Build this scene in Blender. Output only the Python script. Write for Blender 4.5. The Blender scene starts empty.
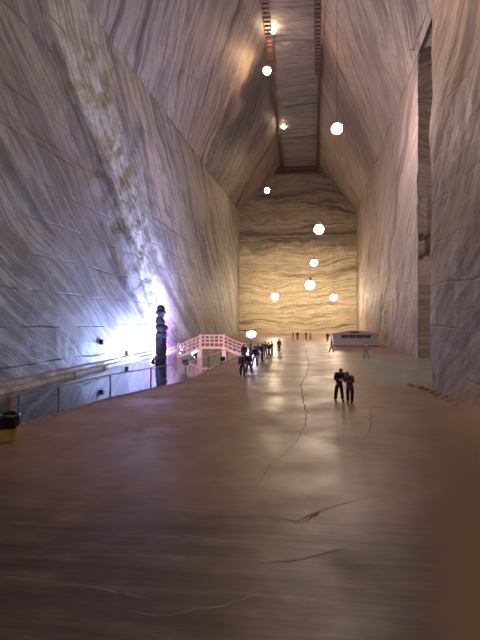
import bpy, bmesh, math, random
from mathutils import Vector, Matrix, noise
random.seed(7)
PI = math.pi
SC = bpy.context.scene
COL = SC.collection
CAMH = 4.1
TH = math.atan(60/480)
Fx, Fy, Rx, Ry = -math.sin(TH), math.cos(TH), math.cos(TH), math.sin(TH)

def ray(u, v):
    a = (u-240)/480
    return Vector((Fx+Rx*a, Fy+Ry*a, (320-v)/480))
def gnd(u, v, z=0.0):
    r = ray(u, v); t = (z-CAMH)/r.z
    return Vector((r.x*t, r.y*t, z))
def aty(u, v, Y):
    r = ray(u, v); t = Y/r.y
    return Vector((r.x*t, Y, CAMH+r.z*t))
def atx(u, v, X):
    r = ray(u, v); t = X/r.x
    return Vector((X, r.y*t, CAMH+r.z*t))

# ------------------------------------------------------------------ materials
class NT:
    def __init__(s, name):
        s.m = bpy.data.materials.new(name); s.m.use_nodes = True
        s.t = s.m.node_tree; s.n = s.t.nodes; s.l = s.t.links
        s.b = s.n['Principled BSDF']
    def new(s, typ, **kw):
        n = s.n.new(typ)
        for k, v in kw.items(): setattr(n, k, v)
        return n
    def put(s, sock, v):
        if hasattr(v, 'is_linked') or isinstance(v, bpy.types.NodeSocket): s.l.new(v, sock)
        else: sock.default_value = v
    def math(s, op, a, b=0.0, c=None, clamp=False):
        n = s.new('ShaderNodeMath', operation=op); n.use_clamp = clamp
        s.put(n.inputs[0], a); s.put(n.inputs[1], b)
        if c is not None: s.put(n.inputs[2], c)
        return n.outputs[0]
    def noise(s, vec, scale=1, detail=4, rough=.55, dist=0.0, color=False):
        n = s.new('ShaderNodeTexNoise'); s.put(n.inputs['Vector'], vec)
        n.inputs['Scale'].default_value = scale; n.inputs['Detail'].default_value = detail
        n.inputs['Roughness'].default_value = rough; n.inputs['Distortion'].default_value = dist
        return n.outputs['Color' if color else 'Fac']
    def comb(s, x, y, z):
        n = s.new('ShaderNodeCombineXYZ')
        s.put(n.inputs[0], x); s.put(n.inputs[1], y); s.put(n.inputs[2], z)
        return n.outputs[0]
    def pos(s):
        g = s.new('ShaderNodeNewGeometry'); p = s.new('ShaderNodeSeparateXYZ')
        s.l.new(g.outputs['Position'], p.inputs[0])
        return g.outputs['Position'], p.outputs[0], p.outputs[1], p.outputs[2]
    def ramp(s, fac, stops, interp='LINEAR'):
        n = s.new('ShaderNodeValToRGB'); s.put(n.inputs[0], fac)
        cr = n.color_ramp; cr.interpolation = interp
        while len(cr.elements) < len(stops): cr.elements.new(.5)
        for e, (p, c) in zip(cr.elements, stops):
            e.position = p; e.color = (*c, 1) if not isinstance(c, (int, float)) else (c, c, c, 1)
        return n.outputs[0]
    def mix(s, f, a, b, mode='MIX'):
        n = s.new('ShaderNodeMix', data_type='RGBA', blend_type=mode)
        s.put(n.inputs[0], f)
        for i, v in ((6, a), (7, b)):
            s.put(n.inputs[i], (*v, 1) if isinstance(v, tuple) and len(v) == 3 else v)
        return n.outputs[2]
    def bump(s, h, dist, strength=1.0, nrm=None):
        n = s.new('ShaderNodeBump'); s.put(n.inputs['Height'], h)
        n.inputs['Distance'].default_value = dist; n.inputs['Strength'].default_value = strength
        if nrm is not None: s.l.new(nrm, n.inputs['Normal'])
        return n.outputs[0]

def rock(name, pale, mid, dark, stain, courses=True, warp=3.0, freq=1.0, rough=.62, vein=.6, bands=None, bump=.03, curl=0.0, fold=.55, joint=.8):
    T = NT(name); P, x, y, z = T.pos()
    # tilted salt bedding, folded
    w1 = T.noise(P, .045, 3, .5); w2 = T.noise(P, .22, 4, .55)
    s = T.math('ADD', T.math('MULTIPLY', y, .63), T.math('MULTIPLY', z, .777))
    s = T.math('ADD', s, T.math('MULTIPLY', T.math('SUBTRACT', w1, .5), warp*4.5))
    s = T.math('ADD', s, T.math('MULTIPLY', T.math('SUBTRACT', w2, .5), warp*fold))
    if curl:
        zz = T.math('MAXIMUM', T.math('SUBTRACT', 20.0, z), 0.0)
        s = T.math('SUBTRACT', s, T.math('MULTIPLY', T.math('MULTIPLY', zz, zz), curl))
    al = T.math('SUBTRACT', T.math('MULTIPLY', y, .777), T.math('MULTIPLY', z, .63))
    v1 = T.comb(T.math('MULTIPLY', s, .33*freq), T.math('MULTIPLY', al, .03), T.math('MULTIPLY', x, .03))
    v2 = T.comb(T.math('MULTIPLY', s, 1.5*freq), T.math('MULTIPLY', al, .10), T.math('MULTIPLY', x, .10))
    v3 = T.comb(T.math('MULTIPLY', s, 4.2*freq), T.math('MULTIPLY', al, .35), T.math('MULTIPLY', x, .35))
    n1 = T.noise(v1, 1, 3, .5); n2 = T.noise(v2, 1, 5, .6); n3 = T.noise(v3, 1, 4, .6)
    f = T.math('ADD', T.math('MULTIPLY', n1, .5), T.math('ADD', T.math('MULTIPLY', n2, .33), T.math('MULTIPLY', n3, .17)))
    c = T.ramp(f, [(.40, dark), (.455, mid), (.50, pale), (.535, mid), (.56, tuple(.5*a+.5*b for a, b in zip(mid, dark))), (.61, pale)])
    if bands:
        sc_ = T.math('DIVIDE', T.math('ADD', s, T.math('ADD', T.math('MULTIPLY', T.math('SUBTRACT', T.noise(P, .5, 5, .65), .5), 4.0), T.math('MULTIPLY', T.math('SUBTRACT', T.noise(P, .11, 4, .6), .5), 11.0))), 150.0)
        c = T.mix(1.0, c, T.ramp(sc_, [(q/150, k) for q, k in bands]), 'MULTIPLY')
    # thin dark clay veins along the bedding
    vn = T.ramp(n2, [(.485, 0.0), (.497, 1.0), (.503, 1.0), (.515, 0.0)])
    vb = T.ramp(T.noise(P, .12, 3), [(.45, 0.0), (.6, 1.0)])
    c = T.mix(T.math('MULTIPLY', T.math('MULTIPLY', vn, vb), vein), c, tuple(k*.45 for k in dark))
    # warm mineral stains
    st = T.ramp(T.noise(v1, 2.1, 5, .6), [(.55, 0.0), (.72, 1.0)])
    c = T.mix(T.math('MULTIPLY', st, .55), c, stain)
    h = T.math('ADD', T.math('MULTIPLY', n2, .35), T.math('MULTIPLY', n3, .25))
    g = T.noise(P, 1.6, 6, .65)
    h = T.math('ADD', h, T.math('MULTIPLY', g, .5))
    c = T.mix(.5, c, T.mix(1.0, c, T.ramp(g, [(.3, .55), (.6, 1.0)]), 'MULTIPLY'))
    if courses:
        # horizontal saw courses, about 2.45 m apart, with worn uneven joints
        jz = T.math('ADD', z, T.math('MULTIPLY', T.math('SUBTRACT', T.noise(P, .09, 3), .5), 1.1))
        jz = T.math('ADD', jz, T.math('MULTIPLY', T.math('SUBTRACT', T.noise(P, .9, 3), .5), .16))
        fr = T.math('FRACT', T.math('DIVIDE', jz, 2.45))
        d = T.math('ABSOLUTE', T.math('SUBTRACT', fr, .5))
        ln = T.math('SUBTRACT', 1.0, T.math('DIVIDE', d, .032), clamp=True)
        k = T.ramp(T.noise(P, .33, 4, .6), [(.42, 0.0), (.58, 1.0)])
        ln = T.math('MULTIPLY', ln, k)
        c = T.mix(T.math('MULTIPLY', ln, joint), c, tuple(q*.3 for q in dark))
        h = T.math('SUBTRACT', h, T.math('MULTIPLY', ln, joint))
        stp = T.math('MULTIPLY', fr, .5)
        h = T.math('ADD', h, stp)
    T.l.new(c, T.b.inputs['Base Color'])
    T.put(T.b.inputs['Roughness'], T.ramp(g, [(.3, rough-.1), (.7, rough+.15)]))
    T.b.inputs['Specular IOR Level'].default_value = .35
    T.l.new(T.bump(h, bump*3), T.b.inputs['Normal'])
    return T.m

M = {}
M['rock_left'] = rock('salt_rock_left', (.52,.52,.53), (.30,.30,.315), (.15,.15,.165), (.30,.255,.20), warp=1.8, vein=.8, curl=.010, fold=.5, bands=[(12,(.85,.9,1.0)),(24,(.74,.76,.82)),(31,(.46,.41,.42)),(37,(.56,.51,.52)),(40,(.40,.37,.38)),(42,(.95,.90,.82)),(47,(.85,.81,.72)),(50,(.40,.39,.43)),(52.5,(.85,.74,.66)),(58,(.75,.70,.64)),(63,(.60,.58,.60)),(80,(.75,.68,.60))])  # cool wash on the lower wall is partly put into the bluish tints
M['rock_slope'] = rock('salt_rock_slope', (.33,.295,.27), (.21,.185,.175), (.07,.062,.072), (.28,.20,.14), courses=False, warp=2.0, freq=1.2, vein=.8, bands=[(50,(.8,.76,.70)),(66,(.85,.80,.73)),(82,(.85,.78,.70)),(85,(.36,.34,.38)),(90,(.40,.38,.43)),(94,(.75,.73,.77)),(100,(.52,.50,.55)),(112,(.75,.69,.64))])
M['rock_far'] = rock('salt_rock_far', (.62,.56,.43), (.44,.385,.285), (.20,.165,.125), (.42,.31,.16), warp=2.2, freq=1.8, vein=.9, fold=.38, bands=[(88,(1.05,1,.9)),(106,(1.05,1.0,.9)),(108.5,(.45,.42,.43)),(114,(.58,.52,.49)),(119,(.34,.32,.34)),(126,(.5,.46,.45))])  # upper bands darkened to stand for weaker lamp light above the ledge
M['rock_right'] = rock('salt_rock_right', (.48,.385,.34), (.33,.26,.235), (.19,.145,.135), (.40,.27,.17), warp=2.0, vein=.5, joint=.3)
M['rock_right_slope'] = rock('salt_rock_right_slope', (.42,.34,.30), (.29,.235,.21), (.15,.12,.115), (.36,.25,.17), courses=False, warp=1.7, vein=.6, bands=[(50,(1,.98,.95)),(82,(1,.98,.95)),(86,(.62,.60,.64)),(92,(.66,.64,.70)),(97,(.95,.93,.97)),(112,(.9,.88,.86))])
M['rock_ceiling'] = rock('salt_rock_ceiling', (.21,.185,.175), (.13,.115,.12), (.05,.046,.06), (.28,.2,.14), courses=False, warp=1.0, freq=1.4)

def simple(name, col, rough=.6, metal=0.0, var=.25, scale=6.0, spec=.4, bump=0.0):
    T = NT(name)
    tc = T.new('ShaderNodeTexCoord').outputs['Object']
    n = T.noise(tc, scale, 4, .6)
    c = T.ramp(n, [(.3, tuple(k*(1-var) for k in col)), (.7, tuple(min(1, k*(1+var)) for k in col))])
    T.l.new(c, T.b.inputs['Base Color'])
    T.b.inputs['Roughness'].default_value = rough; T.b.inputs['Metallic'].default_value = metal
    T.b.inputs['Specular IOR Level'].default_value = spec
    if bump: T.l.new(T.bump(n, bump), T.b.inputs['Normal'])
    return T.m
def emis(name, col, strength):
    T = NT(name)
    T.b.inputs['Base Color'].default_value = (.8, .8, .8, 1)
    T.b.inputs['Emission Color'].default_value = (*col, 1)
    T.b.inputs['Emission Strength'].default_value = strength
    return T.m

def floor_mat():
    T = NT('salt_floor'); P, x, y, z = T.pos()
    a = T.noise(P, .13, 5, .6); b = T.noise(P, 1.1, 6, .65)
    sv = T.comb(T.math('MULTIPLY', x, .22), T.math('MULTIPLY', y, 2.6), 0.0)
    sv2 = T.comb(T.math('MULTIPLY', x, .5), T.math('MULTIPLY', y, 7.0), 0.0)
    s1 = T.noise(sv, 1, 5, .6, .6); s2 = T.noise(sv2, 1, 5, .65, .4)
    # saw scratched band near the viewer, also coloured darker for the dim light there
    near = T.ramp(T.math('DIVIDE', T.math('ADD', y, T.math('MULTIPLY', T.math('SUBTRACT', a, .5), 6.0)), 30.0), [(.30, 1.0), (.40, 0.0)])
    c = T.ramp(T.math('ADD', T.math('MULTIPLY', a, .6), T.math('MULTIPLY', b, .4)),
               [(.36, (.165,.09,.062)), (.5, (.25,.145,.10)), (.64, (.33,.205,.145))])
    sc = T.ramp(T.math('ADD', T.math('ADD', T.math('MULTIPLY', s1, .38), T.math('MULTIPLY', b, .32)), T.math('MULTIPLY', s2, .30)),
                [(.36, (.045,.023,.019)), (.50, (.09,.05,.038)), (.58, (.14,.085,.062)), (.66, (.30,.19,.13))])
    c = T.mix(near, c, sc)
    # faint grey-green court surface on the right
    cx = T.math('MULTIPLY', T.math('SUBTRACT', T.math('ADD', x, T.math('MULTIPLY', T.math('SUBTRACT', b, .5), 1.2)), 4.2), .8, clamp=True)
    cy = T.math('MULTIPLY', T.math('SUBTRACT', T.math('ADD', y, T.math('MULTIPLY', T.math('SUBTRACT', b, .5), .6)), 31.6), 1.5, clamp=True)
    cz = T.math('MULTIPLY', T.math('SUBTRACT', 64.0, y), .08, clamp=True)
    cm = T.math('MULTIPLY', T.math('MULTIPLY', cx, cy), T.math('MULTIPLY', cz, .85))
    c = T.mix(cm, c, T.ramp(b, [(.3, (.145,.165,.145)), (.7, (.215,.235,.20))]))
    T.l.new(c, T.b.inputs['Base Color'])
    r = T.ramp(T.noise(P, .35, 5, .6), [(.35, .30), (.65, .56)])
    T.l.new(r, T.b.inputs['Roughness'])
    T.b.inputs['Specular IOR Level'].default_value = .35
    h = T.math('ADD', T.math('MULTIPLY', b, .45), T.math('MULTIPLY', T.math('MULTIPLY', s1, T.math('ADD', near, .12)), .5))
    h = T.math('ADD', h, T.math('MULTIPLY', T.math('MULTIPLY', s2, near), .5))
    T.l.new(T.bump(h, .016), T.b.inputs['Normal'])
    return T.m
M['floor'] = floor_mat()
def water_mat():
    T = NT('still_water'); P, x, y, z = T.pos()
    T.b.inputs['Base Color'].default_value = (.012, .016, .02, 1)
    T.b.inputs['Roughness'].default_value = .02
    T.b.inputs['IOR'].default_value = 1.33
    T.b.inputs['Specular IOR Level'].default_value = 1.0
    n = T.noise(T.comb(T.math('MULTIPLY', x, 1.0), y, 0.0), 1.6, 3, .5)
    T.l.new(T.bump(n, .004), T.b.inputs['Normal'])
    return T.m
M['water'] = water_mat()
M['crack'] = simple('crack_fill', (.07,.04,.03), .8)
M['crack_pale'] = simple('salt_seam', (.34,.26,.2), .6)
M['kerb'] = simple('pale_salt_kerb', (.33,.32,.33), .7, var=.3, scale=1.5, bump=.03)
M['pooledge'] = simple('sandy_pool_edge', (.24,.18,.15), .8, var=.35, scale=3, bump=.03)
M['rust'] = simple('rusty_red_steel', (.10,.045,.038), .7, .2, var=.4, scale=3)
M['black'] = simple('black_plastic', (.012,.011,.014), .45)
M['bag'] = simple('black_liner', (.010,.009,.014), .35, var=.3, scale=20, bump=.01)
M['yellow'] = simple('yellow_bin_plastic', (.55,.40,.08), .5, var=.15)
M['post'] = simple('orange_brown_wood', (.42,.19,.09), .6)
M['steel'] = simple('dull_steel', (.30,.29,.32), .4, .6, var=.15)
M['bridge'] = simple('white_painted_wood', (.72,.55,.56), .5, var=.08)
M['bridge_deck'] = simple('bridge_boards', (.45,.34,.34), .6, var=.2)
M['kiosk'] = simple('cream_kiosk_panel', (.43,.37,.31), .6, var=.06)
M['kiosk_dark'] = simple('kiosk_window_tint', (.05,.035,.05), .2)
M['kiosk_base'] = simple('kiosk_base', (.22,.16,.14), .7)
M['statue'] = simple('dark_carved_rock', (.022,.019,.03), .8, var=.6, scale=2.2, bump=.15)
M['stone'] = simple('loose_rock_salt', (.33,.25,.21), .8, var=.4, scale=4, bump=.05)
M['railwood'] = simple('near_rail_wood', (.36,.185,.085), .7, var=.2, scale=9)
M['plank'] = simple('platform_planks', (.14,.08,.05), .7)
M['skin'] = simple('skin', (.42,.25,.18), .5, var=.05)
M['hair'] = simple('dark_hair', (.02,.014,.012), .6)
M['shoe'] = simple('dark_shoe', (.015,.012,.014), .5)
M['cable'] = simple('black_cable', (.02,.02,.02), .6)
WARM = (1.0, .70, .42)
M['lamp_big'] = emis('lamp_glass_bright', (1.0,.80,.70), 480)
M['lamp_mid'] = emis('lamp_glass_mid', (1.0,.78,.60), 80)
M['lamp_far'] = emis('lamp_glass_far', (1.0,.80,.54), 210)
M['lamp_dim'] = emis('lamp_glass_dim', (1.0,.72,.42), 130)
M['lamp_high'] = emis('lamp_glass_high', (1.0,.62,.34), 190)
M['lamp_cool'] = emis('lamp_glass_cool', (.36,.50,1.0), 6500)
M['lamp_violet'] = emis('lamp_glass_violet', (.80,.22,1.0), 4000)
M['lamp_white'] = emis('lamp_glass_white', (.60,.72,1.0), 260)
M['lamp_blue'] = emis('lamp_glass_blue', (.40,.54,1.0), 7500)
M['fill_lamp_gallery'] = emis('fill_glass_gallery', (.95,.92,.84), 260)
M['fill_lamp_warm'] = emis('fill_glass_warm', (1.0,.74,.54), 520)
M['lamp_magenta'] = emis('lamp_glass_magenta', (1.0,.12,.85), 3500)
M['lamp_pink'] = emis('lamp_glass_pink', (1.0,.55,.58), 420)
M['fill_lamp_cool'] = emis('fill_glass_cool', (.72,.80,1.0), 190)

# ------------------------------------------------------------------ mesh helpers
def obj(name, bm, mats, parent=None, loc=None, smooth=False):
    me = bpy.data.meshes.new(name)
    bmesh.ops.recalc_face_normals(bm, faces=bm.faces)
    bm.to_mesh(me); bm.free()
    for m in (mats if isinstance(mats, (list, tuple)) else [mats]): me.materials.append(m)
    if smooth:
        for p in me.polygons: p.use_smooth = True
    o = bpy.data.objects.new(name, me); COL.objects.link(o)
    if parent: o.parent = parent
    if loc is not None: o.location = loc
    return o
def tag(o, label, cat, group=None):
    o['label'] = label; o['category'] = cat
    if group: o['group'] = group
    return o
def thing(name, label, cat, loc=(0,0,0), rz=0, group=None):
    o = bpy.data.objects.new(name, None); COL.objects.link(o)
    o.location = loc; o.rotation_euler = (0, 0, rz); o.empty_display_size = .2
    return tag(o, label, cat, group)
def struct(name, bm, m, smooth=False):
    o = obj(name, bm, m, smooth=smooth); o['kind'] = 'structure'; return o
def box(bm, c, s, rz=0, mi=0, bev=0.0):
    r = bmesh.ops.create_cube(bm, size=1)
    mt = Matrix.Translation(c) @ Matrix.Rotation(rz, 4, 'Z') @ Matrix.Diagonal((*s, 1))
    bmesh.ops.transform(bm, matrix=mt, verts=r['verts'])
    fs = set(f for v in r['verts'] for f in v.link_faces)
    for f in fs: f.material_index = mi
    if bev:
        es = list(set(e for f in fs for e in f.edges))
        bmesh.ops.bevel(bm, geom=es, offset=bev, segments=2, affect='EDGES', profile=.6)
    return bm
def tube(bm, pts, r, seg=8, cap=True, mi=0):
    pts = [Vector(p) for p in pts]; rs = r if isinstance(r, (list, tuple)) else [r]*len(pts)
    rings = []
    for i, p in enumerate(pts):
        d = (pts[min(i+1, len(pts)-1)] - pts[max(i-1, 0)]).normalized()
        up = Vector((0,0,1)) if abs(d.z) < .95 else Vector((0,1,0))
        a = d.cross(up).normalized(); b = a.cross(d)
        rings.append([bm.verts.new(p + (a*math.cos(2*PI*k/seg) + b*math.sin(2*PI*k/seg))*rs[i]) for k in range(seg)])
    for A, B in zip(rings, rings[1:]):
        for k in range(seg):
            f = bm.faces.new((A[k], A[(k+1) % seg], B[(k+1) % seg], B[k])); f.material_index = mi
    if cap:
        bm.faces.new(rings[0][::-1]); bm.faces.new(rings[-1])
    return bm
def bar(bm, a, b, w, h=None):
    """square-section bar between two points"""
    h = h or w; a = Vector(a); b = Vector(b); d = b-a
    q = d.to_track_quat('Z', 'Y').to_matrix().to_4x4()
    r = bmesh.ops.create_cube(bm, size=1)
    bmesh.ops.transform(bm, matrix=Matrix.Translation((a+b)/2) @ q @ Matrix.Diagonal((w, h, d.length, 1)), verts=r['verts'])
def lathe(bm, prof, seg=24, c=(0,0,0), mi=0):
    rings = []
    for r, z in prof:
        rings.append([bm.verts.new((c[0]+r*math.cos(2*PI*k/seg), c[1]+r*math.sin(2*PI*k/seg), c[2]+z)) for k in range(seg)])
    for A, B in zip(rings, rings[1:]):
        for k in range(seg):
            f = bm.faces.new((A[k], A[(k+1) % seg], B[(k+1) % seg], B[k])); f.material_index = mi
    bm.faces.new(rings[0][::-1]); bm.faces.new(rings[-1])
    return bm
def ball(bm, c, r, sub=2, sc=(1,1,1)):
    g = bmesh.ops.create_icosphere(bm, subdivisions=sub, radius=r)
    bmesh.ops.transform(bm, matrix=Matrix.Translation(c) @ Matrix.Diagonal((*sc, 1)), verts=g['verts'])
    return g['verts']
def grid(fn, nu, nv, disp=None):
    bm = bmesh.new(); vs = []
    for j in range(nv+1):
        row = []
        for i in range(nu+1):
            p = Vector(fn(i/nu, j/nv))
            if disp: p = disp(p)
            row.append(bm.verts.new(p))
        vs.append(row)
    for j in range(nv):
        for i in range(nu): bm.faces.new((vs[j][i], vs[j][i+1], vs[j+1][i+1], vs[j+1][i]))
    return bm
def lerp(a, b, t): return a+(b-a)*t
def nz(p, s, seed=0): return noise.noise(Vector((p[0]*s+seed, p[1]*s+seed*1.7, p[2]*s-seed)))
def fbm(p, s, o=4, seed=0): return noise.fractal(Vector((p[0]*s+seed, p[1]*s, p[2]*s)), 1.0, 2.0, o)

# ------------------------------------------------------------------ the chamber
YF = 140.0
XL = -17.6
def zl(y): return 30.3 + 5.4*(max(y, -20)-42)/98         # height where left wall leans inward
def xr(y): return 12.7 + 3.4*(y-54)/86
def zr(y): return 33.0 + 2.5*(y-54)/86
ZC = 49.1
def xct(y): return 2.9 + .0313*(max(y, 40)-68)
XCL = -5.2
def course_step(z, amp):
    k = math.floor((z+.6)/2.45)
    return amp*(((k*7919) % 13)/13 - .5)
def d_left(p):
    rough = math.exp(-((p.y-57+(p.z-3)*.72)/8.5)**2) * min(1, max(0, (p.z-.8)/2)) * (1 if p.z < 22 else math.exp(-((p.z-22)/7)**2))
    d = course_step(p.z, .09)*(1-min(1, rough)) + .10*fbm(p, .25) 
    d += rough*(.30*abs(fbm(p, .14, 5, 4)) + .22*fbm(p, .45, 6, 9))
    p.x += d; return p
ys = -14.0
bm = grid(lambda u, v: (XL, lerp(ys, 80, u), v*zl(lerp(ys, 80, u))), 380, 150, d_left)
o_wl = struct('wall_left', bm, M['rock_left'])
bm = grid(lambda u, v: (XL, lerp(80, YF, u), v*zl(lerp(80, YF, u))), 120, 80, d_left)
struct('wall_left_far', bm, M['rock_left']).name = 'wall_left_rear'
def d_sm(ax, amp, s=.15):
    def f(p):
        p[ax] += amp*fbm(p, s, 3, 2); return p
    return f
bm = grid(lambda u, v: (lerp(XL, XCL, v), lerp(ys, YF, u), lerp(zl(lerp(ys, YF, u)), ZC, v)), 150, 24, d_sm(2, .12))
struct('wall_left_slope', bm, M['rock_slope'])
def rfar(p):
    p.y += .12*fbm(p, .2) + (-.55 if p.z < 28.2 else 0) + course_step(p.z, .12); return p
bm = grid(lambda u, v: (lerp(XL-1, 17.5, u), YF, lerp(-.2, ZC+.5, v)), 90, 150, rfar)
struct('wall_back', bm, M['rock_far'])
def d_r(p):
    p.x -= course_step(p.z, .07) + .12*fbm(p, .22) + .5*max(0, fbm(p, .12, 4, 6)); return p
bm = grid(lambda u, v: (xr(lerp(54, YF, u)), lerp(54, YF, u), v*zr(lerp(54, YF, u))), 200, 90, d_r)
struct('wall_right', bm, M['rock_right'])
bm = grid(lambda u, v: (lerp(xr(lerp(31, YF, u)), xct(lerp(31, YF, u)), v), lerp(31, YF, u), lerp(zr(lerp(31, YF, u)), ZC, v)), 120, 24, d_sm(2, .15))
struct('wall_right_slope', bm, M['rock_right_slope'])
# side gallery opening to the right between y 31 and 54
def d_y(p):
    if p.x < 13.9:
        j = .5*fbm(p, .4, 3, 8)
        if 11.0+j < p.z < 13.3+j: p.y += 1.1
        elif 13.3+j < p.z < 17.6+j: p.y += .4
    p.y += .15*fbm(p, .3, 3) + .25*max(0, fbm(p, .25, 4, 5)); return p
bm = grid(lambda u, v: (lerp(xr(54), 34, u), 54.1, v*34), 60, 90, d_y)
# dark cavities broken into the corner of the gallery
struct('wall_gallery_back', bm, M['rock_right'])
bm = grid(lambda u, v: (34, lerp(31, 54.1, u), v*34), 10, 12)
struct('wall_gallery_end', bm, M['rock_right'])
bm = grid(lambda u, v: (lerp(8.2, 34, u), 31.2, v*34), 12, 12)
struct('wall_gallery_front', bm, M['rock_right'])
bm = grid(lambda u, v: (lerp(12, 34, u), lerp(31, 54.3, v), 33.5), 6, 6)
struct('ceiling_gallery', bm, M['rock_slope'])
def d_n(p):
    e = min(1, max(0, (31.2-p.y)/1.2))
    p.x -= .10*fbm(p, .35, 4) + .18*max(0, fbm(p, .18, 4, 3)) + course_step(p.z, .03)
    p.x += (1-e)**3*.35; return p
bm = grid(lambda u, v: (7.95, lerp(ys, 31.2, u), v*34), 150, 130, d_n)
struct('wall_right_near', bm, M['rock_right'])
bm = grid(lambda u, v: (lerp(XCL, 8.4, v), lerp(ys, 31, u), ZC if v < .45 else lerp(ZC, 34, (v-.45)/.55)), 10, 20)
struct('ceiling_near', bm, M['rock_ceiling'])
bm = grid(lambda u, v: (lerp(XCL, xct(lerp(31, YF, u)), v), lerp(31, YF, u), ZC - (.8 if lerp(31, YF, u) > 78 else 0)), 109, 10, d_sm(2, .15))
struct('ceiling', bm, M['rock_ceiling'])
bm = grid(lambda u, v: (lerp(XL-1, 8.4, u), ys, v*(ZC+.5)), 8, 10)
struct('wall_front', bm, M['rock_right'])

# floor outline with the pool cut out
shore_px = [(0,430),(16,426),(57,415),(85,406),(108,399),(130,394),(149,389.5),(170,385),(185,381.5),(200,375),(214,368),(226,362),(236,357.5),(243,353.5),(246,350.5)]
shore = [gnd(u, v) for u, v in shore_px]
shore = [Vector((-12.4, 14.2, 0)), Vector((-13.8, 10.5, 0)), Vector((-16.6, 9.4, 0))][::-1] + shore + [Vector((-8.6, 67, 0)), Vector((-11.5, 70, 0)), Vector((-16.6, 70.6, 0))]
bm = bmesh.new()
LX = XL-.8
ring = [Vector((LX, ys, 0)), Vector((36, ys, 0)), Vector((36, YF+1, 0)), Vector((LX, YF+1, 0)), Vector((LX, 70.6, 0))] + shore[::-1] + [Vector((LX, 9.4, 0))]
vs = [bm.verts.new(p) for p in ring]
f = bm.faces.new(vs)
bmesh.ops.triangulate(bm, faces=[f])
for a, b in zip(shore, shore[1:]):           # pool side wall
    q = [bm.verts.new(p) for p in (a, b, b+Vector((0,0,-.7)), a+Vector((0,0,-.7)))]
    bm.faces.new(q)
for f in bm.faces: f.material_index = 0
def strip(pts, w, z, mi):
    P = []
    for a, b in zip(pts, pts[1:]):
        n = max(2, int((b-a).length/.12))
        P += [a.lerp(b, i/n) for i in range(n)]
    P.append(pts[-1]); L = []; N = len(P)
    for i, p in enumerate(P):
        d = (P[min(i+1, N-1)]-P[max(0, i-1)]).normalized(); nrm = Vector((-d.y, d.x, 0))
        q = p + nrm*(.10*noise.noise(p*1.7)+.05*noise.noise(p*6)); ww = w*(.35+.9*abs(noise.noise(p*2.3+Vector((5,5,5)))))*min(1, .15+4*min(i, N-1-i)/N)
        L.append((bm.verts.new(q+nrm*ww+Vector((0,0,z))), bm.verts.new(q-nrm*ww+Vector((0,0,z)))))
    for (a, b), (c, d) in zip(L, L[1:]):
        f = bm.faces.new((a, b, d, c)); f.material_index = mi
G = lambda *a: [gnd(u, v) for u, v in a]
strip(G((305,345),(307,356),(309,366),(306,376),(301,385),(303,398),(306,412),(305,425),(298,440),(282,456),(266,470),(257,484),(254,492)), .045, .006, 1)
strip(G((186,523),(215,519),(245,516),(275,517),(297,521),(318,513),(338,504),(362,499),(384,497)), .022, .006, 1)
strip(G((292,523),(306,521),(322,512)), .025, .008, 1)
strip(G((130,532),(175,527),(240,529),(300,534)), .012, .005, 1)
strip(G((262,563),(300,560),(342,549),(356,545)), .02, .005, 1)
strip(G((364,440),(371,425),(371,405)), .03, .006, 1)
strip(G((140,535),(190,537),(238,537)), .012, .007, 2)
strip(G((55,583),(100,590),(150,598)), .012, .007, 2)
strip(G((128,611),(170,615),(215,608),(260,596)), .014, .007, 2)
strip(G((420,495),(432,491),(445,489)), .03, .007, 2)
struct('floor', bm, [M['floor'], M['crack'], M['crack_pale']])
# pool bottom, water, ledge at the wall foot, pool edge
bm = grid(lambda u, v: (lerp(LX, -5, u), lerp(9, 71, v), -.7), 2, 2)
struct('floor_pool_bottom', bm, M['statue'])
bm = bmesh.new()
w = [Vector((XL-.3, 9.4, -.06))] + [p+Vector((.02, 0, -.06)) for p in shore] + [Vector((XL-.3, 70.6, -.06))]
bmesh.ops.triangulate(bm, faces=[bm.faces.new([bm.verts.new(p) for p in w])])
o = obj('pool_water', bm, M['water']); tag(o, 'still dark reflecting pool along the foot of the left wall', 'water'); o['kind'] = 'stuff'
def d_ledge(p):
    if p.x > XL+.5: p.x += .18*fbm(p, .5, 3)
    p.z += .04*fbm(p, .9, 3, 3) if p.z > .1 else 0
    return p
prof = [(XL-.3, .46), (XL+.45, .42), (XL+.52, .2), (XL+.95, .16), (XL+1.2, -.3)]
bm = bmesh.new(); R_ = []
for i in range(181):
    y = lerp(9.4, 70.6, i/180)
    R_.append([bm.verts.new(d_ledge(Vector((px, y, pz)))) for px, pz in prof])
for A, B in zip(R_, R_[1:]):
    for k in range(len(prof)-1): bm.faces.new((A[k], A[k+1], B[k+1], B[k]))
struct('trim_1', bm, M['kerb'])
bm = bmesh.new(); L = []
pts = []
for a, b in zip(shore, shore[1:]):
    n = max(1, int((b-a).length/.4)); pts += [a.lerp(b, i/n) for i in range(n)]
pts.append(shore[-1])
for i, p in enumerate(pts):
    d = (pts[min(i+1, len(pts)-1)]-pts[max(0, i-1)]).normalized(); n = Vector((-d.y, d.x, 0))
    if n.x > 0: n = -n
    w1 = .14+.06*nz(p, .9); h = .06+.03*nz(p, 1.3, 4)
    L.append([bm.verts.new(p+n*.05+Vector((0,0,-.2))), bm.verts.new(p+n*.05+Vector((0,0,h))), bm.verts.new(p-n*w1+Vector((0,0,h))), bm.verts.new(p-n*(w1+.08)+Vector((0,0,-.01)))])
for A, B in zip(L, L[1:]):
    for k in range(3): bm.faces.new((A[k], A[k+1], B[k+1], B[k]))
struct('trim_2', bm, M['pooledge'])
# ledge line across the back wall
bm = bmesh.new(); box(bm, (-.6, YF-.62, 28.25), (35.2, .5, .22))
struct('trim_3', bm, M['rock_right'])

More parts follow.
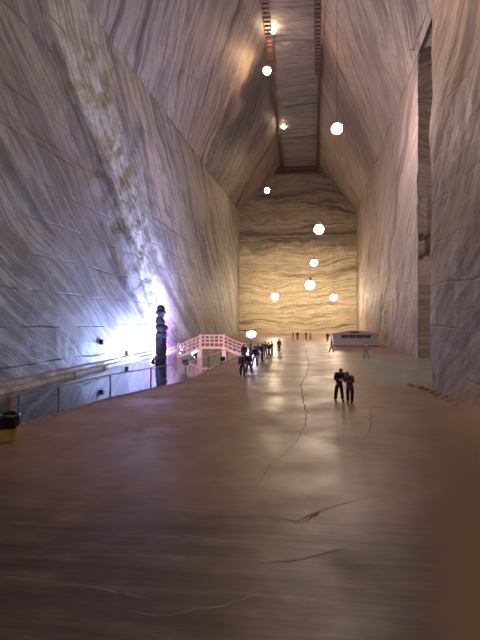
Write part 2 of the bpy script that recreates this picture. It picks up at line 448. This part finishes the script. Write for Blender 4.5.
# ------------------------------------------------------------------ girders under the roof
def girder(x0, y0, x1, y1, z, w, label, step=1.0):
    t = thing('lattice_girder', label, 'girder', (x0, y0, z), 0, None)
    d = Vector((x1-x0, y1-y0, 0)); 
    for s in (-.5, .5):
        bm = bmesh.new(); bar(bm, (s*w, 0, 0), (s*w+d.x, d.y, 0), .16, .3); obj('chord', bm, M['rust'], t)
    n = int(d.y/step)
    bm = bmesh.new(); bar(bm, (-.5*w, 0, 0), (.5*w, 0, 0), .22, .22); c0 = obj('crossbar', bm, M['rust'], t)
    bm = bmesh.new(); bar(bm, (0, 0, .1), (0, 0, ZC-z+.1), .05); h0 = obj('hanger', bm, M['rust'], t)
    for i in range(n+1):
        q = d*(i/n)
        c = c0 if i == 0 else c0.copy()
        if i: COL.objects.link(c)
        c.location = q
        if i % 8 == 0:
            for k in (-.5, .5):
                h = h0 if (i == 0 and k < 0) else h0.copy()
                if h is not h0: COL.objects.link(h)
                h.location = q + Vector((k*w, 0, 0))
girder(-4.75, 55, -4.85, 84, 47.6, 1.0, 'wide rusty lattice girder along the left edge of the roof, nearer part')
girder(-5.0, 84.4, -4.75, 137, 47.2, .45, 'thin rusty girder along the left edge of the roof, far part')
girder(2.0, 55, 3.1, 86, 47.6, .85, 'rusty lattice girder along the right edge of the roof')
girder(3.4, 86.5, 4.7, 137, 47.3, .35, 'thin dull girder along the right edge of the roof, beyond the lattice one')
t = thing('roof_beam', 'reddish steel beam across the top of the far end wall', 'beam', (0, 138.9, 46.9))
bm = bmesh.new(); box(bm, (-.6, 0, .55), (11.6, .8, .3)); obj('flange', bm, M['rust'], t)
bm = bmesh.new(); box(bm, (-.6, 0, -.55), (13.6, .8, .3)); obj('flange', bm, M['rust'], t)
bm = bmesh.new(); box(bm, (-.6, .1, 0), (11.6, .25, .9)); obj('web', bm, M['rust'], t)

# ------------------------------------------------------------------ hanging lamps
def lamp(p, r, mat, label, top=None, group='lamps hanging in the chamber'):
    """p = centre of the glass"""
    t = thing('hanging_lamp', label, 'lamp', p, 0, group)
    bm = bmesh.new(); ball(bm, (0,0,0), r, 2, (1,1,.95)); obj('lamp_glass', bm, mat, t, smooth=True)
    bm = bmesh.new(); lathe(bm, [(r*.15, r*1.6), (r*.3, r*1.55), (r*.32, r*1.1), (r*.62, r*.92), (r*.6, r*.82), (r*.1, r*.85)], 20)
    obj('lamp_cap', bm, M['steel'], t)
    tp = (top if top is not None else ZC) - p[2]
    bm = bmesh.new(); tube(bm, [(0,0,r*1.55), (0,0,tp)], .02, 6); obj('cable', bm, M['cable'], t)
    return t
lamp(aty(337,129,56), .62, M['lamp_big'], 'brightest white lamp with a violet glare, high on the right')
lamp(aty(319,229.5,84), .85, M['lamp_mid'], 'bright round lamp second from the top of the right-hand row, above the rock ledge line', top=47.43)
lamp(aty(314,263,100), .72, M['lamp_mid'], 'smaller lamp just below the ledge line of the far wall')
lamp(aty(310,285,118), 1.18, M['lamp_mid'], 'large low lamp near the centre of the far wall')
lamp(aty(275,296.5,127), .95, M['lamp_far'], 'small yellowish lamp low at the left of the far wall')
lamp(aty(333.5,297.5,127), .9, M['lamp_far'], 'small yellowish lamp low at the right of the far wall')
lamp(aty(267,190.5,112), .62, M['lamp_dim'], 'small faint lamp hanging alone high before the far wall', top=44)
lamp(aty(267,71,76), .62, M['lamp_high'], 'white lamp under the left roof girder beside a glowing patch of rock', top=47.43)
lamp(aty(273,31,74), .42, M['lamp_dim'], 'half hidden yellow lamp lighting the roof between the girders, nearest')
lamp(aty(283.5,127,110), .42, M['lamp_dim'], 'half hidden yellow lamp lighting the roof between the girders, farther')
# added fill lamps, unseen: one behind the viewer, one above the view
lamp(Vector((-8.0, -5, 12)), .5, M['fill_lamp_cool'], 'added cool fill lamp behind the viewer, unseen, for the left wall', top=48.8)
lamp(Vector((.5, 25, 26)), .5, M['fill_lamp_warm'], 'added warm fill lamp above the view, unseen, for the near right wall')

lamp(Vector((22, 40, 14)), .5, M['fill_lamp_gallery'], 'added fill lamp inside the side gallery on the right, out of view', top=33.6)  # unseen fill, added to brighten the strip of gallery rock
# ------------------------------------------------------------------ pool: statue, bridge, floodlights
sp = gnd(161, 357.5)
t = thing('rock_totem', 'dark carved rock column standing in the pool before the glowing wall', 'statue', (sp.x, sp.y, -.3))
def lump(bm, seed, amp):
    for v in bm.verts:
        d = Vector((v.co.x, v.co.y, 0)); n = fbm(v.co, .9, 4, seed); v.co += (d.normalized() if d.length > .01 else Vector((0,0,0)))*n*amp
bm = bmesh.new(); lathe(bm, [(.05,0),(.75,0),(.72,.3),(.62,.6),(.66,1.2),(.60,1.8),(.64,2.3),(.5,2.6)], 30); lump(bm, 1, .16); obj('base', bm, M['statue'], t)
bm = bmesh.new(); lathe(bm, [(.3,2.45),(.56,2.6),(.66,2.9),(.55,3.15),(.68,3.4),(.70,3.7),(.52,3.95),(.60,4.2),(.42,4.5),(.34,4.75)], 30); lump(bm, 5, .2); obj('torso', bm, M['statue'], t)
bm = bmesh.new(); lathe(bm, [(.2,4.65),(.34,4.8),(.44,5.0),(.62,5.2),(.58,5.32),(.44,5.45),(.46,5.75),(.30,5.98),(.05,6.05)], 30); lump(bm, 8, .12); obj('head', bm, M['statue'], t)

def flood(p, aim, w, h, mat, label, pole=0.0, name='floodlight', group='floodlights around the pool'):
    t = thing(name, label, 'floodlight', p, 0, group)
    d = (Vector(aim)-Vector(p)).normalized(); q = d.to_track_quat('Y', 'Z').to_matrix().to_4x4()
    def tf(bm): bmesh.ops.transform(bm, matrix=Matrix.Translation((0,0,pole+.25)) @ q, verts=bm.verts); return bm
    bm = bmesh.new(); box(bm, (0,-.12,0), (w+.08,.3,h+.08), bev=.02); obj('housing', tf(bm), M['black'], t)
    bm = bmesh.new(); box(bm, (0,.034,0), (w*.92,.008,h*.88)); obj('lens', tf(bm), mat, t)
    bm = bmesh.new(); box(bm, (0,0,.03), (.3,.3,.06)); tube(bm, [(0,0,.05),(0,-.0,pole+.2)], .035, 8); obj('stand', bm, M['black'], t)
    return t
XW = XL
flood(Vector((-12.6, 56.6, -.1)), (XW, 56.0, 8), 1.0, .7, M['lamp_cool'], 'floodlight behind the rock column, shining up the wall')
flood(Vector((-14.8, 46.8, -.7)), (-17.8, 46.15, 1.2), .55, .4, M['lamp_blue'], 'blue floodlight on the viewer side of the rock column, turned to the wall', pole=.55)
flood(Vector((-15.0, 58.8, -.1)), (XW, 58.6, 2), .5, .4, M['lamp_violet'], 'violet floodlight farthest back behind the rock column')
flood(Vector((-14.4, 59.6, -.3)), (XW, 61.8, 1.4), .5, .35, M['lamp_magenta'], 'magenta floodlight low in the water behind the bridge, facing the wall')
b1 = gnd(248, 352)
t = thing('stand_light', 'dazzling white light on a stand just beyond the bridge', 'light', (b1.x, b1.y+4, 0))
bm = bmesh.new(); ball(bm, (0,0,2.15), .55, 2, (1.15,.6,.8)); obj('lamp_glass', bm, M['lamp_white'], t, smooth=True)
bm = bmesh.new(); tube(bm, [(0,.3,0),(0,.3,2.0)], .05, 8)
for k in range(3): tube(bm, [(0,.3,.5),(.5*math.cos(k*2.1),.3+.5*math.sin(k*2.1),.02)], .03, 6)
obj('stand', bm, M['black'], t)
flood(Vector((-11.2, 46.5, -.7)), (-9.6, 53, 1.6), .5, .35, M['lamp_pink'], 'pink floodlight in the pool on the viewer side of the bridge', pole=.45)
flood(Vector((-7.7, 47.6, 0)), (-8.4, 53, 1.6), .4, .3, M['lamp_pink'], 'pink floodlight on the pool edge near the right foot of the bridge')

# bridge
bc = gnd(212, 357); bt = thing('arched_footbridge', 'white arched footbridge with pink lit lattice railings over the pool', 'bridge', (bc.x, bc.y, 0), TH)
HW = 3.75; DEP = 1.5
def deck(x):   # height of deck top
    a = abs(x); return 1.18 if a < 1.15 else max(.12, 1.18 - (a-1.15)*.42)
xs = [-HW + i*.25 for i in range(int(HW*8)+1)]
bm = bmesh.new(); L = []
for x in xs:
    z = deck(x); L.append([bm.verts.new((x, s*DEP/2, z+dz)) for s, dz in ((-1,0),(1,0),(1,-.14),(-1,-.14))])
for A, B in zip(L, L[1:]):
    for k in range(4): bm.faces.new((A[k], A[(k+1) % 4], B[(k+1) % 4], B[k]))
bm.faces.new(L[0]); bm.faces.new(L[-1][::-1])
obj('deck', bm, M['bridge_deck'], bt)
for s in (-1, 1):
    y = s*DEP/2
    bm = bmesh.new()
    for a, b in zip(xs, xs[1:]): bar(bm, (a, y, deck(a)-.1), (b, y, deck(b)-.1), .10, .24)
    obj('side_beam', bm, M['bridge'], bt)
    bm = bmesh.new()
    for hz in (.42, .82, 1.22):
        for a, b in zip(xs, xs[1:]): bar(bm, (a, y, deck(a)+hz), (b, y, deck(b)+hz), .07 if hz < 1.2 else .11)
    for x in xs[::2]: bar(bm, (x, y, deck(x)), (x, y, deck(x)+1.22), .075)
    obj('railing', bm, M['bridge'], bt)
    for x in (-3.7, -1.3, 1.3, 3.7):
        bm = bmesh.new(); box(bm, (x, y, deck(x)+.66), (.2,.2,1.5), bev=.02); obj('newel_post', bm, M['bridge'], bt)
for x in (-1.35, 1.35):
    for s in (-1, 1):
        bm = bmesh.new(); box(bm, (x, s*.6, .25), (.42,.3,1.75), bev=.02); obj('pier', bm, M['bridge'], bt)

# fence along the pool
fp = [gnd(-25,440), gnd(16,425.5), gnd(56,414.5), gnd(108,398), gnd(149,388.5), gnd(184,380.5), gnd(207,371), gnd(226,361.5)]
for p in fp: p.x += .12
hf = 1.22
ft = thing('pool_fence', 'thin steel post and rail fence along the edge of the pool', 'fence', fp[0])
for p in fp:
    bm = bmesh.new(); q = p-fp[0]; tube(bm, [(q.x,q.y,0),(q.x,q.y,hf)], .045, 8); obj('fence_post', bm, M['steel'], ft)
bm = bmesh.new(); tube(bm, [(p-fp[0])+Vector((0,0,hf)) for p in fp], .03, 8); obj('top_rail', bm, M['steel'], ft)

# litter bin and short post
bp = gnd(4, 440.5)
t = thing('litter_bin', 'yellow round litter bin with a black bag over its top by the pool', 'litter bin', bp)
bm = bmesh.new(); lathe(bm, [(.05,0),(.38,0),(.42,.03),(.455,.48),(.45,.5),(.05,.5)], 32); obj('bin_body', bm, M['yellow'], t, smooth=False)
bm = bmesh.new(); lathe(bm, [(.44,.44),(.47,.46),(.50,.55),(.49,.70),(.515,.82),(.49,.9),(.42,.91),(.40,.8),(.1,.78)], 40)
for v in bm.verts:
    v.co.x *= 1+.04*math.sin(9*math.atan2(v.co.y, v.co.x)+v.co.z*8); v.co.z += .02*math.sin(5*math.atan2(v.co.y, v.co.x))
obj('bin_liner', bm, M['bag'], t, smooth=True)
pp = gnd(2, 436)
bm = bmesh.new(); box(bm, (0,0,.63), (.14,.14,1.26), bev=.015); lathe(bm, [(.05,1.24),(.09,1.26),(.09,1.31),(.03,1.37)], 12)
tag(obj('wooden_post', bm, M['post'], loc=pp+Vector((-.05,.5,0))), 'short orange-brown post behind the black bagged litter bin', 'post')

# small wall lamps at the wall foot
for (u, v), L_ in (((102,342), 'small dark box fixed to the left wall, higher and nearer one'), ((127,353), 'small dark box fixed low on the left wall near the rock column')):
    p = atx(u, v, XL+.15)
    t = thing('wall_box', L_, 'wall box', p, 0, 'dark boxes on the left wall')
    bm = bmesh.new(); box(bm, (0,0,0), (.3,.34,.46), bev=.03); obj('housing', bm, M['black'], t)
    bm = bmesh.new(); box(bm, (-.2,0,0), (.3,.1,.1)); obj('bracket', bm, M['steel'], t)

# ------------------------------------------------------------------ kiosk
k0 = gnd(334, 346.0); k1 = gnd(378, 346.3); kw = (k1-k0).length; kr = math.atan2(k1.y-k0.y, k1.x-k0.x); kc = (k0+k1)/2
t = thing('kiosk', 'low white kiosk with dark strip windows and shallow gable by the right wall', 'kiosk', kc, kr)
bm = bmesh.new(); box(bm, (0,1.6,.95), (kw,3.2,1.9), bev=.03); obj('walls', bm, M['kiosk'], t)
bm = bmesh.new(); box(bm, (0,1.58,.09), (kw+.06,3.3,.18)); obj('plinth', bm, M['kiosk_base'], t)
bm = bmesh.new()
a = [bm.verts.new((x, y, z)) for y in (-.2, 3.4) for x, z in ((-kw/2-.2,1.86),(kw/2+.2,1.86),(kw/2+.2,1.98),(kw*.12,2.42),(-kw*.22,2.42),(-kw/2-.2,1.98))]
bm.faces.new(a[:6]); bm.faces.new(a[6:][::-1])
for k in range(6): bm.faces.new((a[k], a[(k+1) % 6], a[6+(k+1) % 6], a[6+k]))
obj('roof', bm, M['kiosk'], t)
wx0 = -kw/2+1.15; ww = (kw-2.1)/4
for i in range(4):
    bm = bmesh.new(); box(bm, (wx0+ww*(i+.5)-.1, -.02, 1.52), (ww*.9,.06,.52)); o = obj('window', bm, M['kiosk_dark'], t)
    bm = bmesh.new(); x = wx0+ww*(i+.5)-.1
    for k in (-.22, .02, .25): box(bm, (x+ww*k, -.06, 1.52), (.06,.03,.50))
    obj('mullion', bm, M['kiosk_base'], o)
bm = bmesh.new(); box(bm, (-.25, -.24, 2.2), (1.25,.06,.24)); obj('sign_board', bm, M['kiosk_dark'], t)

# rubble at the foot of the near right wall
for i in range(17):
    k = i/16; p = gnd(lerp(412, 462, k), lerp(384.5, 407, k**1.2)); p.x += random.uniform(-.35, .1)
    if k > .3: p.x = 7.65 - .3*(i % 2)
    r = random.uniform(.08, .15)
    bm = bmesh.new(); ball(bm, (0,0,r*.5), r, 2, (1.3,1,.7))
    for v in bm.verts: v.co *= 1+.35*fbm(v.co, 4/r*.15, 3, i*3)
    o = obj('rock_salt_chunk', bm, M['stone'], loc=(p.x, p.y, 0)); o.rotation_euler.z = random.uniform(0, 6)
    tag(o, 'loose chunk of rock salt in the row at the foot of the near right wall', 'rock', 'rock salt chunks at the right wall foot')

# ------------------------------------------------------------------ viewing platform and its rail post (the viewer stands on it)
bm = bmesh.new(); box(bm, (0,-.95,2.44), (3.6,2.9,.12))
for x in (-1.6, 1.6):
    for y in (-2.2, .3): box(bm, (x, y, 1.2), (.14,.14,2.4))
for i in range(7): box(bm, (0, -2.6-.28*i, 2.2-.33*i), (1.6,.3,.06))
tag(obj('viewing_platform', bm, M['plank']), 'wooden viewing platform under the viewer, below the picture edge', 'platform')
r = ray(545, 408)*.20
cm = Vector((0,0,CAMH))
q = cm + r; 
bm = bmesh.new(); box(bm, (0, 0, (q.z-2.5)/2), (.07,.07,q.z-2.5), bev=.012)
tag(obj('rail_post', bm, M['railwood'], loc=(q.x, q.y, 2.5)), 'blurred brown wooden rail post close to the lens at the right edge', 'post')
bpy.data.objects['rail_post'].rotation_euler.z = TH

# ------------------------------------------------------------------ people
def skinned(name, verts, edges, radii, mat, parent, sub=2, root=0, post=None):
    me = bpy.data.meshes.new(name); me.from_pydata(verts, edges, [])
    o = bpy.data.objects.new(name, me); COL.objects.link(o)
    sk = o.modifiers.new('s', 'SKIN'); sk.use_smooth_shade = True
    for i, r in enumerate(radii):
        rr = r if isinstance(r, tuple) else (r, r)
        me.skin_vertices[0].data[i].radius = rr; me.skin_vertices[0].data[i].use_root = (i == root)
    sb = o.modifiers.new('b', 'SUBSURF'); sb.levels = sub; sb.render_levels = sub
    dg = bpy.context.evaluated_depsgraph_get(); ev = o.evaluated_get(dg)
    nm = bpy.data.meshes.new_from_object(ev)
    o.modifiers.clear(); o.data = nm; bpy.data.meshes.remove(me)
    nm.materials.clear(); nm.materials.append(mat)
    for p in nm.polygons: p.use_smooth = True; p.material_index = 0
    if parent: o.parent = parent
    return o
MATC = {}
def cloth(c):
    if c not in MATC: MATC[c] = simple('fabric_%d' % len(MATC), c, .85, var=.2, scale=14)
    return MATC[c]
def person(feet, rz, H, jacket, trousers, label, pose='stand', hairm='hair', lean=0.0, group=None, coat=False, sub=2, fine=False):
    t = thing('person', label, 'person', feet, rz, group); s = H/1.72
    st = {'stand': .11, 'wide': .19, 'walk': .10}[pose if pose in ('stand','wide','walk') else 'stand']
    wk = .22 if pose == 'walk' else 0
    def L(z): return -lean*max(0, z-.9)           # forward is -y
    V = lambda x, y, z: (x*s, (y+L(z))*s, z*s)
    # 0 pelvis 1 waist 2 chest 3 neckbase 4 neck 5 skull-low 6 crown
    hb = -.05-lean*.15
    dz = -.055 if fine else 0.0
    if fine: hb -= .07
    vs = [V(0,0,.93), V(0,0,1.10), V(0,0,1.32), V(0,0,1.44), V(0,-.01+hb*.3,1.50+dz*.4), V(0,hb,1.575+dz), V(0,hb-.03*(dz < 0)-.005,1.665+dz)]
    rd = [(.15,.11), (.14,.10), (.165,.11), (.09,.08), .055, (.078,.09), (.07,.085)]
    ed = [(0,1),(1,2),(2,3),(3,4),(4,5),(5,6)]
    idx = {}
    for sd in (-1, 1):
        n = len(vs); f = wk*sd
        vs += [V(sd*.095,0,.86), V(sd*(.10+st*.3),-f*.5-.03*abs(wk),.49), V(sd*st,-f+ (0.06 if f < 0 else 0),.09), V(sd*(st+.02),-f-.14,.035)]
        rd += [.095, .062, .042, (.042,.032)]; ed += [(0,n),(n,n+1),(n+1,n+2),(n+2,n+3)]; idx['leg%d' % sd] = n
        n = len(vs)
        if pose in ('wide', 'hold') or fine:
            e = V(sd*.25,-.02,1.12); w = V(sd*.10,-.27,1.14); h = V(sd*.05,-.34,1.16)
        else:
            e = V(sd*.24,.02+.06*sd*(wk > 0),1.12); w = V(sd*.26,-.06-.14*sd*(wk > 0),.88); h = V(sd*.26,-.08-.16*sd*(wk > 0),.79)
        vs += [V(sd*.19,0,1.39), e, w, h]; rd += [.062, .044, .03, (.035,.02)]
        ed += [(3,n),(n,n+1),(n+1,n+2),(n+2,n+3)]; idx['arm%d' % sd] = n
    rr = [tuple(k*s for k in r) if isinstance(r, tuple) else r*s for r in rd]
    body = skinned('body', vs, ed, rr, M['skin'], t, sub)
    # face, ears, fingers merged into the body mesh
    bm = bmesh.new(); bm.from_mesh(body.data); hc = Vector(vs[5])
    ball(bm, hc+Vector((0,-.092,.015))*s, .017*s, 1, (.8,1.1,1.3))
    for sd in (-1, 1):
        ball(bm, hc+Vector((sd*.085,.0,.02))*s, .026*s, 1, (.4,.8,1.2))
        if fine:
            n = idx['arm%d' % sd]; w = Vector(vs[n+2]); h = Vector(vs[n+3]); d = (h-w).normalized(); side = Vector((0,0,1))
            for k in range(4):
                o_ = side*(.026-.017*k)*s; ln = (.07, .08, .075, .058)[k]*s
                tube(bm, [h+o_, h+o_+d*ln*.5, h+o_+d*ln*.8+Vector((-sd*.02*s,0,0))], [.009*s,.008*s,.006*s], 6)
            tube(bm, [w.lerp(h,.5)+side*.02*s, h+side*.045*s, h+side*.05*s+d*.03*s], [.011*s,.009*s,.007*s], 6)
    bm.to_mesh(body.data); bm.free()
    for p in body.data.polygons: p.use_smooth = True
    k = 1.0
    # trousers
    tv = [vs[0], V(0,0,1.0)]; tr = [(.165*s,.125*s), (.16*s,.12*s)]; te = [(0,1)]
    for sd in (-1, 1):
        n = idx['leg%d' % sd]; m = len(tv)
        a = Vector(vs[n+1]); b = Vector(vs[n+2])
        tv += [vs[n], vs[n+1], tuple(a.lerp(b,1.06))]; tr += [.115*s,.09*s,.078*s]; te += [(0,m),(m,m+1),(m+1,m+2)]
    skinned('trousers', tv, te, tr, cloth(trousers), t, sub)
    # jacket
    lo = .62 if coat else .88
    jv = [V(0,0,1.1), V(0,0,lo), V(0,0,1.32), V(0,0,1.44), V(0,-.01,1.485)]
    jr = [(.175*s,.14*s), (.225*s,.18*s) if coat else (.18*s,.14*s), (.215*s,.165*s), (.15*s,.12*s), .095*s]; je = [(0,1),(0,2),(2,3),(3,4)]
    for sd in (-1, 1):
        n = idx['arm%d' % sd]; m = len(jv)
        a = Vector(vs[n+1]); b = Vector(vs[n+2])
        jv += [vs[n], vs[n+1], tuple(a.lerp(b,.92))]; jr += [.10*s,.082*s,.064*s]; je += [(3,m),(m,m+1),(m+1,m+2)]
    skinned('jacket', jv, je, jr, cloth(jacket), t, sub)
    # hair: cap shell over the crown and back
    bm = bmesh.new(); g = ball(bm, hc+Vector((0,.018,.05))*s, .108*s, 3, (.86,.98,1.0))
    bmesh.ops.delete(bm, geom=[v for v in g if v.co.z < hc.z-.02*s or (v.co.y < hc.y-.06*s and v.co.z < hc.z+.065*s)], context='VERTS')
    obj('hair', bm, M[hairm] if hairm in M else cloth(hairm), t, smooth=True)
    for sd in (-1, 1):
        n = idx['leg%d' % sd]; a = Vector(vs[n+2]); b = Vector(vs[n+3])
        bm = bmesh.new(); g = ball(bm, (a+b)/2+Vector((0,-.0,-.015*s)), .075*s, 2, (.68,1.75,.62))
        zmin = min(v.co.z for v in g)
        for v in bm.verts: v.co.z = max(v.co.z-zmin if zmin > 0 else v.co.z, 0.0)
        obj('shoe', bm, M['shoe'], t, smooth=True)
        if fine:
            bm = bmesh.new(); ball(bm, hc+Vector((sd*.032,-.083,.03))*s, .010*s, 1); obj('eye', bm, M['shoe'], t)
    return t
pa = gnd(339, 401.2); pb = gnd(350, 402.8)
t1 = person(pa, .35, 1.72, (.07,.05,.05), (.03,.026,.04), 'person in dark jacket and trousers, legs apart and hands raised, left of the pair', 'wide', fine=True, lean=.16)
t2 = person(pb, -.55, 1.62, (.13,.12,.17), (.045,.035,.045), 'person in grey-blue coat bending in close, right of the pair', 'hold', hairm=(.16,.10,.075), coat=True, lean=.34, fine=True)
bm = bmesh.new(); box(bm, (0,0,0), (.20,.02,.14), bev=.004); a = t1.matrix_basis
o = obj('white_paper', bm, simple('pale_paper', (.35,.33,.38), .7, var=.05)); tag(o, 'small pale sheet held by the person on the left of the pair', 'paper')
hp = Matrix.Translation(pa) @ Matrix.Rotation(.35, 4, 'Z') @ Vector((-.14,-.56,1.15)); o.location = hp; o.rotation_euler = (-.6, 0, .35)

NV = (.07,.09,.19); DK = (.06,.06,.08)
crowd = [
 (242.5,377,.2,NV,DK,'walk',1.74,'person in dark blue nearest the viewer in the crowd by the bridge, left one'),
 (249,374,.6,(.05,.06,.12),NV,'walk',1.68,'person in dark blue nearest the viewer in the crowd by the bridge, right one'),
 (244,362,3.0,(.05,.07,.16),DK,'stand',1.75,'person in blue at the foot of the white light'),
 (250.5,361,2.0,(.07,.09,.17),(.02,.02,.03),'stand',1.7,'person in lighter blue jacket in the crowd right of the white light'),
 (255,366,-2.6,(.03,.035,.07),DK,'walk',1.78,'person in navy jacket stepping out in front of the crowd'),
 (258,359,2.7,(.06,.07,.13),NV,'stand',1.66,'person in slate blue standing in the middle of the crowd'),
 (262,361,1.2,(.04,.04,.08),DK,'stand',1.75,'person in navy in mid crowd, a step nearer than the slate blue one'),
 (265.5,357,.1,(.08,.08,.12),NV,'stand',1.7,'person in grey-blue top toward the right of the crowd'),
 (269,358,-1.0,(.04,.035,.05),DK,'walk',1.72,'person in black toward the right end of the crowd'),
 (272,355.5,-1.8,(.10,.06,.07),DK,'stand',1.65,'person in dull red at the right end of the crowd'),
 (279,352.5,.5,(.18,.07,.06),(.012,.012,.018),'stand',1.72,'lone person in reddish top and black trousers just right of the crowd'),
]
for u, v, rz, j, tr, po, H, lb in crowd:
    person(gnd(u, v), rz, H, j, tr, lb, po, group='crowd by the bridge', sub=1)
far = [(293,340.5,(.12,.07,.05),'far tiny person in brown, leftmost of those before the end wall'),
       (297.5,340,(.05,.04,.04),'far tiny person in dark clothes, second from the left before the end wall'),
       (306,339.5,(.05,.035,.03),'far tiny person in dark brown, third from the left before the end wall'),
       (310.5,340,(.14,.08,.06),'far tiny person in tan, fourth from the left before the end wall'),
       (327.5,341.5,(.05,.03,.03),'far tiny person in dark red by the left end of the kiosk'),
       (331.5,352,(.16,.13,.16),'person in greyish lilac walking before the left end of the kiosk'),
       (366,358,(.30,.34,.42),'person in pale blue walking in front of the kiosk')]
for u, v, j, lb in far:
    person(gnd(u, v), random.uniform(-2, 2), 1.7, j, (.05,.04,.05) if v < 345 else tuple(k*.8 for k in j), lb, 'walk' if v > 345 else 'stand', group='people far down the chamber', sub=1)

# ------------------------------------------------------------------ camera, world, view
cd = bpy.data.cameras.new('camera'); cam = bpy.data.objects.new('camera', cd); COL.objects.link(cam)
cam.location = (0, 0, CAMH); cam.rotation_euler = (PI/2, 0, TH)
cd.sensor_fit = 'HORIZONTAL'; cd.sensor_width = 36; cd.lens = 36; cd.clip_start = .05; cd.clip_end = 500
cd.dof.use_dof = True; cd.dof.focus_distance = 45; cd.dof.aperture_fstop = 36/1000/.024
SC.camera = cam
w = bpy.data.worlds.new('world'); SC.world = w; w.use_nodes = True
w.node_tree.nodes['Background'].inputs[0].default_value = (.5,.55,.7,1)
w.node_tree.nodes['Background'].inputs[1].default_value = 0.0
SC.view_settings.view_transform = 'Standard'; SC.view_settings.look = 'None'
SC.view_settings.gamma = 1; SC.view_settings.use_curve_mapping = False
SC.view_settings.exposure = -0.05
SC.cycles.use_denoising = True
SC.cycles.max_bounces = 6
